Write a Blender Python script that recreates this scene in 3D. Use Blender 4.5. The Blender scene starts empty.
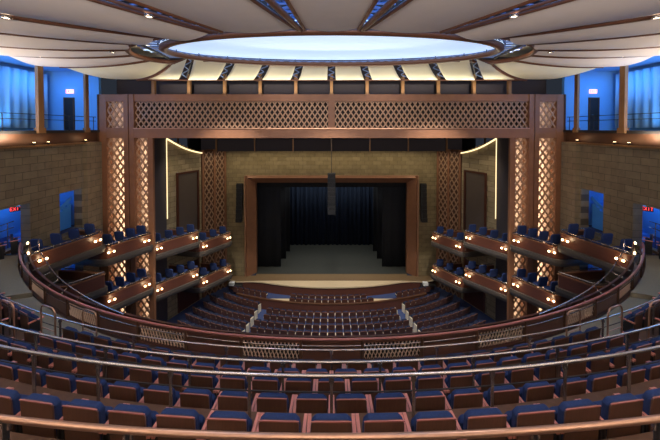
import bpy, math, random
from mathutils import Vector, Matrix
random.seed(7)
E = 14.4            # eye height above the stage floor
F = 304.0           # focal length in pixels of the 660 px wide frame
PITCH = 0.02
C = bpy.context.scene.collection
PI = math.pi

# ------------------------------------------------------------------ materials
def srgb(h):
    h = h.lstrip('#'); v = [int(h[i:i+2], 16)/255 for i in (0, 2, 4)]
    return tuple((c/12.92 if c <= .04045 else ((c+.055)/1.055)**2.4) for c in v) + (1,)

def mat(name, col, rough=.6, metal=0, noise=0, scale=8, bump=0, spec=.5, stretch=None, col2=None):
    m = bpy.data.materials.new(name); m.use_nodes = True
    nt = m.node_tree; b = nt.nodes['Principled BSDF']
    b.inputs['Base Color'].default_value = srgb(col)
    b.inputs['Roughness'].default_value = rough
    b.inputs['Metallic'].default_value = metal
    b.inputs['Specular IOR Level'].default_value = spec
    if noise or bump:
        tc = nt.nodes.new('ShaderNodeTexCoord'); mp = nt.nodes.new('ShaderNodeMapping')
        n = nt.nodes.new('ShaderNodeTexNoise'); n.inputs['Scale'].default_value = scale
        n.inputs['Detail'].default_value = 4
        if stretch: mp.inputs['Scale'].default_value = stretch
        nt.links.new(tc.outputs['Object'], mp.inputs[0]); nt.links.new(mp.outputs[0], n.inputs['Vector'])
        if noise:
            r = nt.nodes.new('ShaderNodeMix'); r.data_type = 'RGBA'
            a = srgb(col); c2 = srgb(col2) if col2 else tuple(min(1, x*(1-noise)) for x in a[:3]) + (1,)
            c1 = a if col2 else tuple(min(1, x*(1+noise)) for x in a[:3]) + (1,)
            r.inputs['A'].default_value = c1; r.inputs['B'].default_value = c2
            nt.links.new(n.outputs['Fac'], r.inputs['Factor']); nt.links.new(r.outputs['Result'], b.inputs['Base Color'])
        if bump:
            bp = nt.nodes.new('ShaderNodeBump'); bp.inputs['Strength'].default_value = bump
            bp.inputs['Distance'].default_value = .02
            nt.links.new(n.outputs['Fac'], bp.inputs['Height']); nt.links.new(bp.outputs[0], b.inputs['Normal'])
    return m

def emis(name, col, strength):
    m = bpy.data.materials.new(name); m.use_nodes = True
    b = m.node_tree.nodes['Principled BSDF']
    b.inputs['Base Color'].default_value = srgb(col)
    b.inputs['Emission Color'].default_value = srgb(col)
    b.inputs['Emission Strength'].default_value = strength
    return m

def stone(name, c1, c2, mortar, axis, bw=.95, bh=.42):
    m = bpy.data.materials.new(name); m.use_nodes = True
    nt = m.node_tree; b = nt.nodes['Principled BSDF']; b.inputs['Roughness'].default_value = .75
    tc = nt.nodes.new('ShaderNodeTexCoord'); sp = nt.nodes.new('ShaderNodeSeparateXYZ'); cb = nt.nodes.new('ShaderNodeCombineXYZ')
    nt.links.new(tc.outputs['Object'], sp.inputs[0])
    if axis == 'R':     # distance along a slanted wall
        ad = nt.nodes.new('ShaderNodeMath'); ad.operation = 'ADD'
        nt.links.new(sp.outputs['X'], ad.inputs[0]); nt.links.new(sp.outputs['Y'], ad.inputs[1]); nt.links.new(ad.outputs[0], cb.inputs['X'])
    else:
        nt.links.new(sp.outputs[axis], cb.inputs['X'])
    nt.links.new(sp.outputs['Z'], cb.inputs['Y'])
    br = nt.nodes.new('ShaderNodeTexBrick')
    br.inputs['Scale'].default_value = 1; br.inputs['Brick Width'].default_value = bw; br.inputs['Row Height'].default_value = bh
    br.inputs['Mortar Size'].default_value = .014; br.inputs['Mortar Smooth'].default_value = .3
    br.inputs['Color1'].default_value = srgb(c1); br.inputs['Color2'].default_value = srgb(c2); br.inputs['Mortar'].default_value = srgb(mortar)
    nt.links.new(cb.outputs[0], br.inputs['Vector'])
    n = nt.nodes.new('ShaderNodeTexNoise'); n.inputs['Scale'].default_value = 3; n.inputs['Detail'].default_value = 6
    nt.links.new(tc.outputs['Object'], n.inputs['Vector'])
    mx = nt.nodes.new('ShaderNodeMix'); mx.data_type = 'RGBA'; mx.blend_type = 'MULTIPLY'; mx.inputs['Factor'].default_value = .5
    nt.links.new(br.outputs['Color'], mx.inputs['A']); nt.links.new(n.outputs['Fac'], mx.inputs['B'])
    nt.links.new(mx.outputs['Result'], b.inputs['Base Color'])
    bp = nt.nodes.new('ShaderNodeBump'); bp.inputs['Strength'].default_value = .5; bp.inputs['Distance'].default_value = .02
    inv = nt.nodes.new('ShaderNodeMath'); inv.operation = 'SUBTRACT'; inv.inputs[0].default_value = 1
    nt.links.new(br.outputs['Fac'], inv.inputs[1]); nt.links.new(inv.outputs[0], bp.inputs['Height']); nt.links.new(bp.outputs[0], b.inputs['Normal'])
    return m

M = {}
M['stone_side'] = stone('stone_side', '#8a7b60', '#7c6d54', '#564a34', 'Y', .8, .38)
M['stone_front'] = stone('stone_front', '#94835f', '#82724f', '#574b32', 'X', .8, .4)
M['stone_slant'] = stone('stone_slant', '#a89878', '#8c7e60', '#5c5036', 'R')
M['copper'] = mat('copper', '#80583f', .45, .25, .18, 2.5)
M['copper_dark'] = mat('copper_dark', '#553827', .5, .3, .2, 3)
M['lattice'] = mat('lattice', '#a08066', .42, .3, .1, 5)
M['lattice_pale'] = mat('lattice_pale', '#e0c4ac', .4, .2, .1, 5)  # paler than the other lattice: light on the parapet panels put into the colour
M['box_blue'] = mat('box_blue', '#27365e', .8, 0, .2, 40, spec=.2)
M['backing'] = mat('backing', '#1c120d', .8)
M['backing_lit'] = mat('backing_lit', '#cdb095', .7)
M['wood_red'] = mat('wood_red', '#563428', .3, 0, .3, 3, stretch=(1, 1, 9))
M['wood_dark'] = mat('wood_dark', '#43241a', .35, 0, .3, 4, stretch=(1, 1, 8))
M['seatback'] = mat('seatback', '#573a2c', .42, 0, .3, 6, stretch=(8, 1, 1))
M['seat_edge'] = mat('seat_edge', '#a0645a', .35, 0, .15, 6)
M['arm'] = mat('arm', '#b87668', .35, 0, .15, 9)
M['navy'] = mat('navy', '#213156', .9, 0, .3, 60, .15, spec=.2)
M['navy_dark'] = mat('navy_dark', '#1c2236', .9, 0, .3, 60, spec=.2)
M['orch_back'] = mat('orch_back', '#5b3a2e', .45, 0, .25, 5)
M['cream'] = mat('cream', '#cfc4ac', .5)
M['pale_arm'] = mat('pale_arm', '#b3a48f', .4)
M['metal'] = mat('metal', '#b5aca4', .26, .9)
M['bronze'] = mat('bronze', '#b08a72', .3, .75)
M['dark_metal'] = mat('dark_metal', '#2d2c2e', .45, .5)
M['grey_carpet'] = mat('grey_carpet', '#8a8472', .95, 0, .2, 25, spec=.1)
M['step'] = mat('step', '#5a4436', .8, 0, .25, 12, spec=.2)
M['blue_carpet'] = mat('blue_carpet', '#3a4568', .95, 0, .2, 30, spec=.1)
M['lip'] = mat('lip', '#3f3a36', .6, 0, .1, 5)
M['stage_wood'] = mat('stage_wood', '#bba888', .4, 0, .12, 2, stretch=(1, 8, 1))
M['ledge_tan'] = mat('ledge_tan', '#6a563c', .5, 0, .15, 3)
M['stage_black'] = mat('stage_black', '#2b2d29', .6, 0, .2, 2)
M['black_cloth'] = mat('black_cloth', '#26282c', .95, 0, .2, 20, spec=.1)
M['drape'] = mat('drape', '#1c2638', .9, 0, .2, 20, spec=.15)
M['speaker'] = mat('speaker', '#16181a', .6)
M['sail'] = mat('sail', '#ded5cf', .85, 0, .06, 1.5, spec=.1)
M['skirt'] = mat('skirt', '#e3dcc0', .8, 0, .05, 1.5, spec=.1)
M['rib'] = mat('rib', '#6a4431', .45, .2, .2, 4)
M['truss'] = mat('truss', '#6d86b8', .5, .1)  # blue light of the roof void is part of this colour
M['roof'] = mat('roof', '#23242c', .9)
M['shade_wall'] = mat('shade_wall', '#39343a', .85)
M['blue_lit_stair'] = mat('blue_lit_stair', '#3d86cf', .8, 0, .08, 1)  # blue corridor light put into the stair colour
M['blue_lit_wall'] = mat('blue_lit_wall', '#5f9ddb', .8, 0, .08, 1)  # blue gallery and corridor light put into the surface colour
M['gallery_drape'] = mat('gallery_drape', '#8fbfe6', .8, 0, .1, 1.5, stretch=(1, 4, .3))  # drape colour includes the blue gallery light
M['column'] = mat('column', '#86623e', .4, .3, .15, 3)
M['door_panel'] = mat('door_panel', '#4b413a', .5, 0, .1, 3)
M['dome'] = emis('dome', '#bcd4f4', 1.0)  # emission stands in for cove lighting on the dome
M['bulb'] = emis('bulb', '#ffd9a0', 9)
M['led'] = emis('led', '#ffe6b0', 1.6)
M['downlight'] = emis('downlight', '#ffe8c8', 8)
M['exit_red'] = emis('exit_red', '#ff4a50', 2)
M['exit_white'] = emis('exit_white', '#ffc8d0', 1.4)
M['white_gear'] = mat('white_gear', '#d6d8d4', .5)

# ------------------------------------------------------------------ mesh builder
class MB:
    def __init__(s): s.v = []; s.f = []; s.smooth = []
    def add(s, vs, fs, sm=False):
        n = len(s.v); s.v += [tuple(p) for p in vs]; s.f += [tuple(i+n for i in f) for f in fs]; s.smooth += [sm]*len(fs); return s
    def box(s, x0, x1, y0, y1, z0, z1):
        return s.add([(x, y, z) for z in (z0, z1) for y in (y0, y1) for x in (x0, x1)],
                     [(0, 2, 3, 1), (4, 5, 7, 6), (0, 1, 5, 4), (2, 6, 7, 3), (0, 4, 6, 2), (1, 3, 7, 5)])
    def cbox(s, x0, x1, y0, y1, z0, z1, c=.01):
        # box with chamfered edges in the XZ outline
        pts = [(x0+c, z0), (x1-c, z0), (x1, z0+c), (x1, z1-c), (x1-c, z1), (x0+c, z1), (x0, z1-c), (x0, z0+c)]
        n = 8; vs = [(x, y0, z) for x, z in pts] + [(x, y1, z) for x, z in pts]
        fs = [tuple(range(n)), tuple(range(2*n-1, n-1, -1))] + [(i, i+n, (i+1) % n+n, (i+1) % n) for i in range(n)]
        return s.add(vs, fs)
    def bar(s, a, b, w, h=None, up=(0, 0, 1)):
        h = h or w; a = Vector(a); b = Vector(b); d = (b-a).normalized(); u = Vector(up)
        if abs(d.dot(u)) > .98: u = Vector((1, 0, 0))
        r = d.cross(u).normalized(); u = r.cross(d)
        vs = []
        for p in (a, b):
            for i, j in ((-1, -1), (1, -1), (1, 1), (-1, 1)): vs.append(p + r*i*w/2 + u*j*h/2)
        return s.add(vs, [(3, 2, 1, 0), (4, 5, 6, 7), (0, 1, 5, 4), (1, 2, 6, 5), (2, 3, 7, 6), (3, 0, 4, 7)])
    def tube(s, pts, r, n=8, closed=False):
        pts = [Vector(p) for p in pts]; N = len(pts); vs = []
        for i, p in enumerate(pts):
            a = pts[i-1] if (i > 0 or closed) else p; b = pts[(i+1) % N] if (i < N-1 or closed) else p
            d = (b-a).normalized(); u = Vector((0, 0, 1)) if abs(d.z) < .95 else Vector((1, 0, 0))
            rr = d.cross(u).normalized(); uu = rr.cross(d)
            for k in range(n):
                t = 2*PI*k/n; vs.append(p + rr*math.cos(t)*r + uu*math.sin(t)*r)
        fs = []
        for i in range(N if closed else N-1):
            for k in range(n):
                a = i*n+k; b = i*n+(k+1) % n; j = (i+1) % N; fs.append((a, j*n+k, j*n+(k+1) % n, b))
        s.add(vs, fs, True)
        if not closed: s.add([vs[k] for k in range(n)], [tuple(range(n))]); s.add(vs[-n:], [tuple(range(n-1, -1, -1))])
        return s
    def lathe(s, prof, c=(0, 0, 0), n=16):
        vs = []
        for r, z in prof:
            for k in range(n): t = 2*PI*k/n; vs.append((c[0]+r*math.cos(t), c[1]+r*math.sin(t), c[2]+z))
        fs = [(i*n+k, i*n+(k+1) % n, (i+1)*n+(k+1) % n, (i+1)*n+k) for i in range(len(prof)-1) for k in range(n)]
        return s.add(vs, fs, True)
    def prism(s, poly, z0, z1):
        n = len(poly); a = sum(poly[i][0]*poly[(i+1) % n][1]-poly[(i+1) % n][0]*poly[i][1] for i in range(n))
        if a < 0: poly = poly[::-1]
        vs = [(x, y, z0) for x, y in poly]+[(x, y, z1) for x, y in poly]
        return s.add(vs, [tuple(range(n-1, -1, -1)), tuple(range(n, 2*n))]+[(i, (i+1) % n, (i+1) % n+n, i+n) for i in range(n)])
    def sweep(s, path, prof, sm=True):
        """path: xy points; prof: closed list of (offset to the right-hand normal, z)"""
        N = len(path); k = len(prof); vs = []
        for i, (x, y) in enumerate(path):
            a = path[max(0, i-1)]; b = path[min(N-1, i+1)]; dx, dy = b[0]-a[0], b[1]-a[1]; L = math.hypot(dx, dy) or 1
            nx, ny = dy/L, -dx/L
            for o, z in prof: vs.append((x+nx*o, y+ny*o, z))
        fs = [(i*k+j, i*k+(j+1) % k, (i+1)*k+(j+1) % k, (i+1)*k+j) for i in range(N-1) for j in range(k)]
        s.add(vs, fs); s.add(vs[:k], [tuple(range(k-1, -1, -1))]); s.add(vs[-k:], [tuple(range(k))]); return s
    def build(s, name, m, parent=None, loc=None):
        me = bpy.data.meshes.new(name)
        o0 = Vector(loc) if loc is not None else Vector((0, 0, 0))
        me.from_pydata([tuple(Vector(p)-o0) for p in s.v], [], s.f); me.update()
        me.polygons.foreach_set('use_smooth', s.smooth)
        me.materials.append(M[m] if isinstance(m, str) else m)
        o = bpy.data.objects.new(name, me); C.objects.link(o)
        if loc is not None: o.location = loc
        if parent: o.parent = parent
        return o

def fix_normals(o):
    import bmesh
    bm = bmesh.new(); bm.from_mesh(o.data); bmesh.ops.recalc_face_normals(bm, faces=bm.faces); bm.to_mesh(o.data); bm.free()

def tag(o, label, cat, group=None):
    o['label'] = label; o['category'] = cat
    if group: o['group'] = group
    return o
def thing(name, label, cat, group=None, loc=(0, 0, 0), rz=0):
    o = bpy.data.objects.new(name, None); C.objects.link(o); o.location = loc; o.rotation_euler.z = rz
    o.empty_display_size = .1
    return tag(o, label, cat, group)
def struct(o, label=None):
    o['kind'] = 'structure'
    if label: o['label'] = label
    return o
def children(o): return [c for c in bpy.data.objects if c.parent == o]
def clone(root, kids, loc, rz, label, group=None):
    r = root.copy(); C.objects.link(r); r.location = loc; r.rotation_euler.z = rz; r['label'] = label
    if group: r['group'] = group
    for ch, subs in kids:
        c = ch.copy(); C.objects.link(c); c.parent = r
        for g in subs:
            d = g.copy(); C.objects.link(d); d.parent = c
    return r
ORD = ['', 'first', 'second', 'third', 'fourth', 'fifth', 'sixth', 'seventh', 'eighth', 'ninth', 'tenth', 'eleventh', 'twelfth',
       'thirteenth', 'fourteenth', 'fifteenth', 'sixteenth', 'seventeenth', 'eighteenth', 'nineteenth', 'twentieth', 'twenty-first',
       'twenty-second', 'twenty-third', 'twenty-fourth', 'twenty-fifth']
SIDE = {-1: 'left', 1: 'right'}
Zp = lambda h: E + h       # height relative to the eye -> world height
def pix(x, y, z):          # where a world point falls in the photo (used only to leave out things far outside the frame)
    h = z-E; c, s = math.cos(PITCH), math.sin(PITCH)
    d = y*c - h*s
    if d < .3: return (9999, 9999)
    return (331.5 + F*x/d, 134 - F*(h*c + y*s)/d)
def inview(x, y, z, m=70):
    u, v = pix(x, y, z); return -m < u < 660+m and -m < v < 440+m
def chaikin(p, it=3):
    for _ in range(it):
        q = [p[0]]
        for a, b in zip(p, p[1:]):
            q.append((a[0]*.75+b[0]*.25, a[1]*.75+b[1]*.25)); q.append((a[0]*.25+b[0]*.75, a[1]*.25+b[1]*.75))
        q.append(p[-1]); p = q
    return p
YC = 27.1                  # centre of the balcony curve (on the stage)
def arc(R, a0, a1, n=60, yc=YC):    # angles in degrees from straight back, + = right
    return [(R*math.sin(math.radians(a0+(a1-a0)*i/n)), yc-R*math.cos(math.radians(a0+(a1-a0)*i/n))) for i in range(n+1)]

# ------------------------------------------------------------------ camera
cam = bpy.data.cameras.new('camera'); co = bpy.data.objects.new('camera', cam); C.objects.link(co)
co.location = (0, 0, E); co.rotation_euler = (PI/2-PITCH, 0, 0)
cam.sensor_width = 36; cam.lens = 36*F/660; cam.clip_start = .05
cam.shift_x = -1.5/660; cam.shift_y = -(220-134)/660
bpy.context.scene.camera = co

# ------------------------------------------------------------------ room shell
WX = 15.5
ORF = lambda y: Zp(-15.4 + max(0, 24-y)*.11)
def wall_piece(mb, s, y0, y1, z0, z1, t=.5):
    mb.box(min(s*WX, s*(WX+t)), max(s*WX, s*(WX+t)), y0, y1, z0, z1)
for s in (-1, 1):
    mb = MB()
    top, bot = Zp(-.92), Zp(-15.6)
    # openings: side door (upper level), window by the first box, window on the level below
    wall_piece(mb, s, -4, 10, bot, top)
    wall_piece(mb, s, 10, 15.55, Zp(-3.85), top); wall_piece(mb, s, 10, 15.55, bot, Zp(-5.95))
    wall_piece(mb, s, 15.55, 17.25, bot, top)
    wall_piece(mb, s, 17.25, 18.8, Zp(-3.75), top); wall_piece(mb, s, 17.25, 18.8, Zp(-7.7), Zp(-6.3)); wall_piece(mb, s, 17.25, 18.8, bot, Zp(-10.2))
    wall_piece(mb, s, 18.8, 21.2, bot, top)
    struct(mb.build('wall_'+SIDE[s], 'stone_side'))
    # pilaster beside the tower
    mb = MB(); x = s*(WX-.25); mb.box(min(x, s*WX), max(x, s*WX), 18.95, 20.15, Zp(-6.9), Zp(-.92)); struct(mb.build('trim_1' if s < 0 else 'trim_2', 'stone_side'))
    # gallery slab and lit fascia on top of the wall
    mb = MB(); a, b = sorted((s*(WX-.12), s*19.2)); mb.box(a, b, -4, 21.2, Zp(-.30), Zp(-.14)); struct(mb.build('floor_gallery_'+SIDE[s], 'dark_metal'))
    mb = MB(); a, b = sorted((s*(WX+.05), s*(WX+.4))); mb.box(a, b, -4, 21.0, Zp(-.92), Zp(-.30)); struct(mb.build('trim_3' if s < 0 else 'trim_4', 'copper_dark'))
    mb = MB(); a, b = sorted((s*(WX-.22), s*(WX+.1))); mb.box(a, b, -4, 20.1, Zp(-.98), Zp(-.90)); struct(mb.build('trim_5' if s < 0 else 'trim_6', 'column'))
    # gallery outer wall, end wall and lid
    mb = MB(); a, b = sorted((s*19.0, s*19.3)); mb.box(a, b, -4, 21.2, Zp(-.3), Zp(4.2)); a, b = sorted((s*WX, s*19.0)); mb.box(a, b, 20.3, 20.5, Zp(-.14), Zp(4.2))
    struct(mb.build('wall_gallery_'+SIDE[s], 'blue_lit_wall'))
    mb = MB(); a, b = sorted((s*15.3, s*19.3)); mb.box(a, b, -4, 21.2, Zp(3.75), Zp(3.9)); struct(mb.build('ceiling_gallery_'+SIDE[s], 'blue_lit_wall'))
    # drape along the gallery wall with folds
    n = 150; vs = []; fs = []
    for i in range(n+1):
        y = 9+ (19.9-9)*i/n; x = s*(18.55 + .07*math.sin(i*.9)+.03*math.sin(i*2.3)); vs += [(x, y, Zp(.0)), (x, y, Zp(3.5))]
    for i in range(n): fs.append((2*i, 2*i+2, 2*i+3, 2*i+1))
    o = MB().add(vs, fs, True).build('drape', 'gallery_drape'); tag(o, 'tall pale folded drape along the blue-lit gallery on the '+SIDE[s], 'drape')
    so = o.modifiers.new('t', 'SOLIDIFY'); so.thickness = .02
    # gallery door in the outer wall with exit sign
    t = thing('gallery_door', 'dark door under the exit sign in the upper '+SIDE[s]+' gallery', 'door', loc=(s*17.45, 20.27, Zp(-.14)), rz=PI/2)
    MB().box(-.05, .05, -.28, .28, 0, 2.1).build('door_leaf', 'dark_metal', t)
    MB().box(-.07, .07, -.34, -.28, 0, 2.16).box(-.07, .07, .28, .34, 0, 2.16).box(-.07, .07, -.28, .28, 2.1, 2.16).build('door_frame', 'copper_dark', t)
    MB().tube([(-.05, .2, 1.0), (-.12, .2, 1.0), (-.12, .1, 1.0)], .015).build('door_handle', 'metal', t)
    # lower corridor shells behind the openings
    def corridor(nm, y0, y1, z0, z1, depth=3.2):
        a, b = sorted((s*(WX+.5), s*(WX+depth))); w = .1
        mb = MB(); mb.box(a, b, y0, y0+w, z0, z1); mb.box(a, b, y1-w, y1, z0, z1); mb.box(a, b, y0+w, y1-w, z1-w, z1)
        c = s*(WX+depth); a2, b2 = sorted((c, c+s*w)); mb.box(a2, b2, y0, y1, z0, z1)
        struct(mb.build('wall_'+nm+'_'+SIDE[s], 'blue_lit_wall'))
        mb = MB(); mb.box(a, b, y0+w, y1-w, z0, z0+w); struct(mb.build('floor_'+nm+'_'+SIDE[s], 'blue_carpet'))
    corridor('upper_corridor', 9.4, 19.6, Zp(-6.35), Zp(-3.2))
    corridor('lower_corridor', 14.5, 19.6, Zp(-10.3), Zp(-7.4))
# back wall, stair treads under the camera
struct(MB().box(-19.3, 19.3, -4.3, -4, Zp(-15.6), Zp(6)).build('wall_back', 'stone_front'))

# ------------------------------------------------------------------ balcony floor and rows
SP = .555
ROWS = [(3.18, -3.08, 'nearest'), (4.2, -3.77, 'second'), (5.0, -4.20, 'third'), (5.72, -4.63, 'fourth'), (6.45, -5.02, 'fifth')]
HB = .86
treads = [(YC-7.62, YC-7.0, -6.02), (YC-7.0, YC-6.35, -5.88)]     # (inner R, outer R, floor)
prev = YC-6.35
for i in range(3, -1, -1):
    nxt = YC-(ROWS[i][0]-.08); treads.append((prev, nxt, ROWS[i+1 if i < 4 else 4][1]-HB) if False else (prev, nxt, ROWS[i][1]-HB)); prev = nxt
# rising rows behind the nearest one up to the camera's own walkway
h = ROWS[0][1]-HB
for k in range(4):
    h += .5; treads.append((prev, prev+.85, h)); prev += .85
treads.append((prev, 31.5, h+.02))
mb = MB()
for (r0, r1, z) in treads:
    pa = arc(r0, -52, 52, 80); pb = arc(r1, -52, 52, 80)
    zt, zb = Zp(z), Zp(z-.55)
    vs = [(x, y, zt) for x, y in pa]+[(x, y, zt) for x, y in pb]+[(x, y, zb) for x, y in pa]+[(x, y, zb) for x, y in pb]
    n = 81; fs = []
    for i in range(80):
        fs += [(i, i+n, i+n+1, i+1), (i+2*n, i+1+2*n, i+1+3*n, i+3*n), (i, i+1, i+1+2*n, i+2*n), (i+n, i+3*n, i+1+3*n, i+1+n)]
    vs = [(max(-WX+.01, min(WX-.01, x)), y, z) for x, y, z in vs]
    mb.add(vs, fs)
struct(mb.build('floor_balcony', 'step'))
mb = MB()   # carpet of the cross aisle behind the parapet
for (ra, rb, z) in ((19.42, 20.1, -6.015), (20.1, 20.75, -5.875)):
    pa = arc(ra, -51, 51, 80); pb = arc(rb, -46.5, 46.5, 80)
    mb.add([(max(-WX+.02, min(WX-.02, x)), y, Zp(z)) for x, y in pa+pb], [(i, i+81, i+82, i+1) for i in range(80)])
struct(mb.build('floor_aisle', 'grey_carpet'))
# landings by the side doors
for s in (-1, 1):
    a, b = sorted((s*12.6, s*(WX-.01)))
    p = arc(19.55, s*47.2, s*33, 16)
    struct(MB().prism([(s*(WX-.01), p[0][1])]+p+[(s*(WX-.01), 9.0)], Zp(-6.1), Zp(-5.85)).build('floor_landing_'+SIDE[s], 'grey_carpet'))

# seat prototype ----------------------------------------------------
def seat_proto(label, cat, group):
    t = thing('theatre_chair', label, cat, group)
    mb = MB(); w = .212
    # brown back shell, leaning back a little, top corners cut
    def lean(vs): return [(x, y-(z-.4)*.06, z) for x, y, z in vs]
    m2 = MB().cbox(-w, w, -.028, -.010, .24, .86, .03); m2.v = lean(m2.v); sh = m2.build('backrest_shell', 'seatback', t)
    m2 = MB().cbox(-w-.002, w+.002, -.033, -.022, .852, .865, .003); m2.v = lean(m2.v); m2.build('top_rail', 'seat_edge', t)
    m2 = MB().cbox(-w-.004, w+.004, -.008, .078, .40, .862, .05); m2.v = lean(m2.v); o = m2.build('back_cushion', 'navy', t)
    bv = o.modifiers.new('b', 'BEVEL'); bv.width = .02; bv.segments = 2
    # tipped-up seat
    m2 = MB().cbox(-w+.01, w-.01, .13, .22, .34, .66, .04); m2.v = [(x, y-(z-.4)*.06, z) for x, y, z in m2.v]
    o = m2.build('seat_cushion', 'navy', t); bv = o.modifiers.new('b', 'BEVEL'); bv.width = .02; bv.segments = 2
    for k in (-1, 1):
        x = k*.252
        m2 = MB().box(x-.019, x+.019, -.06, .26, .60, .635); m2.add([(x-.019, .26, .6), (x+.019, .26, .6), (x+.019, .29, .61), (x-.019, .29, .61), (x-.019, .26, .635), (x+.019, .26, .635), (x+.019, .285, .625), (x-.019, .285, .625)],
              [(0, 3, 2, 1), (4, 5, 6, 7), (3, 7, 6, 2), (0, 4, 7, 3), (1, 2, 6, 5)])
        m2.build('armrest', 'arm', t)
        m3 = MB().box(x-.013, x+.013, -.03, .20, .0, .60); m3.build('leg', 'dark_metal', t)
    return t
proto = None; kids = None
def put_seat(loc, rz, label, group):
    global proto, kids
    if proto is None:
        proto = seat_proto(label, 'seat', group); proto.location = loc; proto.rotation_euler.z = rz
        kids = [(c, children(c)) for c in children(proto)]
        return proto
    return clone(proto, kids, loc, rz, label, group)
AISLE = 21.4
rowword = {'nearest': 'the balcony row nearest the camera', 'second': 'the second balcony row out', 'third': 'the third balcony row out',
           'fourth': 'the fourth balcony row out', 'fifth': 'the balcony row behind the parapet'}
for ri, (y0, zt, nm) in enumerate(ROWS):
    R = YC-y0; da = math.degrees(SP/R); fl = zt-HB
    off = .5 if ri in (0, 2, 4) else 0
    off = .5 if ri % 2 else 0.0
    gap = math.degrees(.62/R)
    for s in (-1, 1):
        k = 0; a = off*da if off else (0 if s < 0 else da)
        first = True; past = False; cnt = 0; cnt2 = 0
        while a < 46:
            if not past and a > AISLE-gap: past = True; a = AISLE+gap+da/2
            x, y = R*math.sin(math.radians(a*s)), YC-R*math.cos(math.radians(a))
            lim = WX-.5
            if abs(x) > lim: break
            cen = (a == 0)
            if not past: cnt += 1
            else: cnt2 += 1
            if inview(x, y, Zp(zt), 60) and not (past and ri == 0):
                if cen: lab = 'navy tip-up seat at the centre of '+rowword[nm]
                elif not past: lab = 'navy tip-up seat, %s %s of centre in %s' % (ORD[cnt-(1 if (s < 0 and off == 0) else 0)], SIDE[s], rowword[nm])
                else: lab = 'navy seat, %s past the %s stair, in %s' % (ORD[cnt2], SIDE[s], rowword[nm])
                # faces the stage centre
                put_seat((x, y, Zp(fl)), math.radians(a*s), lab, 'tip-up seats of the balcony')
            a += da
# seats against the side walls beyond the cross aisle
for s in (-1, 1):
    for k in range(4):
        put_seat((s*14.95, 12.3+k*.6, Zp(-5.85)), s*PI/2*.97 if False else s*.75, 'navy seat by the %s side wall doorway, %s from the camera' % (SIDE[s], ORD[k+1]), 'seats by the side doorways')

# parapet -----------------------------------------------------------
RP = YC-7.6
seg = 64
def ring_obj(name, R0, R1, z0, z1, a0, a1, m, parent=None, n=None):
    n = n or max(2, int(abs(a1-a0)*1.2))
    pa = arc(R0, a0, a1, n); pb = arc(R1, a0, a1, n)
    vs = [(x, y, z) for z in (z0, z1) for x, y in pa]+[(x, y, z) for z in (z0, z1) for x, y in pb]
    N = n+1; fs = []
    for i in range(n):
        fs += [(i, i+N, i+N+1, i+1), (i+2*N, i+2*N+1, i+3*N+1, i+3*N), (i+N, i+3*N, i+3*N+1, i+N+1), (i, i+1, i+2*N+1, i+2*N)]
    fs += [(0, 2*N, 3*N, N), (N-1, 2*N-1, 4*N-1, 3*N-1)]
    o = MB().add(vs, fs).build(name, m, parent); fix_normals(o); return o
PZ = -5.36
t = thing('balcony_parapet', 'long curved wooden balcony parapet with lattice panels and a rose wood rail', 'parapet')
AE = 48.2
ring_obj('core', RP-.34, RP-.28, Zp(-6.5), Zp(PZ-.14), -AE, AE, 'wood_dark', t)
ring_obj('bottom_rail', RP-.28, RP+.02, Zp(-6.02), Zp(-5.93), -AE, AE, 'wood_dark', t)
ring_obj('ledge', RP-.05, RP+.01, Zp(PZ-.10), Zp(PZ-.04), -AE, AE, 'wood_red', t)
mb = MB(); mb.tube([(x, y, Zp(PZ)) for x, y in arc(RP, -AE, AE, 120)], .03, 8); mb.build('top_rail', 'seat_edge', t)
for sd in (-1, 1):
    fr = []
    for i in range(31):
        u = i/30; a = 18+(AE-18)*u; q = arc(RP-.12-.5*min(1, u*1.6), sd*a, sd*a, 1)[0]; fr.append((*q, Zp(PZ+.06*min(1, u*3)-.02)))
    MB().tube(fr, .022, 6).build('front_rail', 'metal', t)
    for i in range(4, 31, 3):
        x, y, z = fr[i]; a = 18+(AE-18)*i/30; x2, y2 = arc(RP-.22, sd*a, sd*a, 1)[0]
        MB().tube([(x, y, z), (x, y, z-.14), (x2, y2, Zp(PZ-.2))], .014, 5).build('bracket', 'metal', t)
MB().tube([(x, y, Zp(PZ-.17)) for x, y in arc(RP+.0, -AE, AE, 120)], .014, 6).build('lower_rail', 'metal', t)
# alternating solid and lattice panels on the seat side
da = 4.6
for k in range(-10, 11):
    a0, a1 = k*da-da/2+.12, k*da+da/2-.12
    if (k % 2) == 0:
        ring_obj('solid_panel', RP-.09, RP-.02, Zp(-5.93), Zp(PZ-.09), a0, a1, 'wood_red', t)
    else:
        ring_obj('panel_backing', RP-.12, RP-.10, Zp(-5.93), Zp(PZ-.10), a0, a1, 'backing', t); mb = MB(); n = 15; z0, z1 = Zp(-5.91), Zp(PZ-.12)
        for i in range(-2, n):
            for sl in (-1, 1):
                b0 = a0+(a1-a0)*i/n; b1 = b0+(a1-a0)*(1.6 if sl*k > 0 else 2.6)/n
                if sl < 0: b0, b1 = b1, b0
                b0c = max(a0, min(a1, b0)); b1c = max(a0, min(a1, b1))
                if abs(b0c-b1c) < 1e-4: continue
                f0 = (b0c-b0)/(b1-b0); f1 = (b1c-b0)/(b1-b0)
                p = arc(RP-.06-.01*sl, b0c, b0c, 1)[0]; q = arc(RP-.06-.01*sl, b1c, b1c, 1)[0]
                mb.bar((p[0], p[1], z0+(z1-z0)*f0), (q[0], q[1], z0+(z1-z0)*f1), (.032 if sl*k > 0 else .010), .016)
        mb.build('lattice_panel', 'lattice_pale', t)
for k in range(-10, 10):
    a = k*da+da/2; x, y = arc(RP-.02, a, a, 1)[0]
    MB().tube([(x, y, Zp(-6.0)), (x, y, Zp(PZ-.03))], .05, 8).build('post', 'copper_dark', t)

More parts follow.
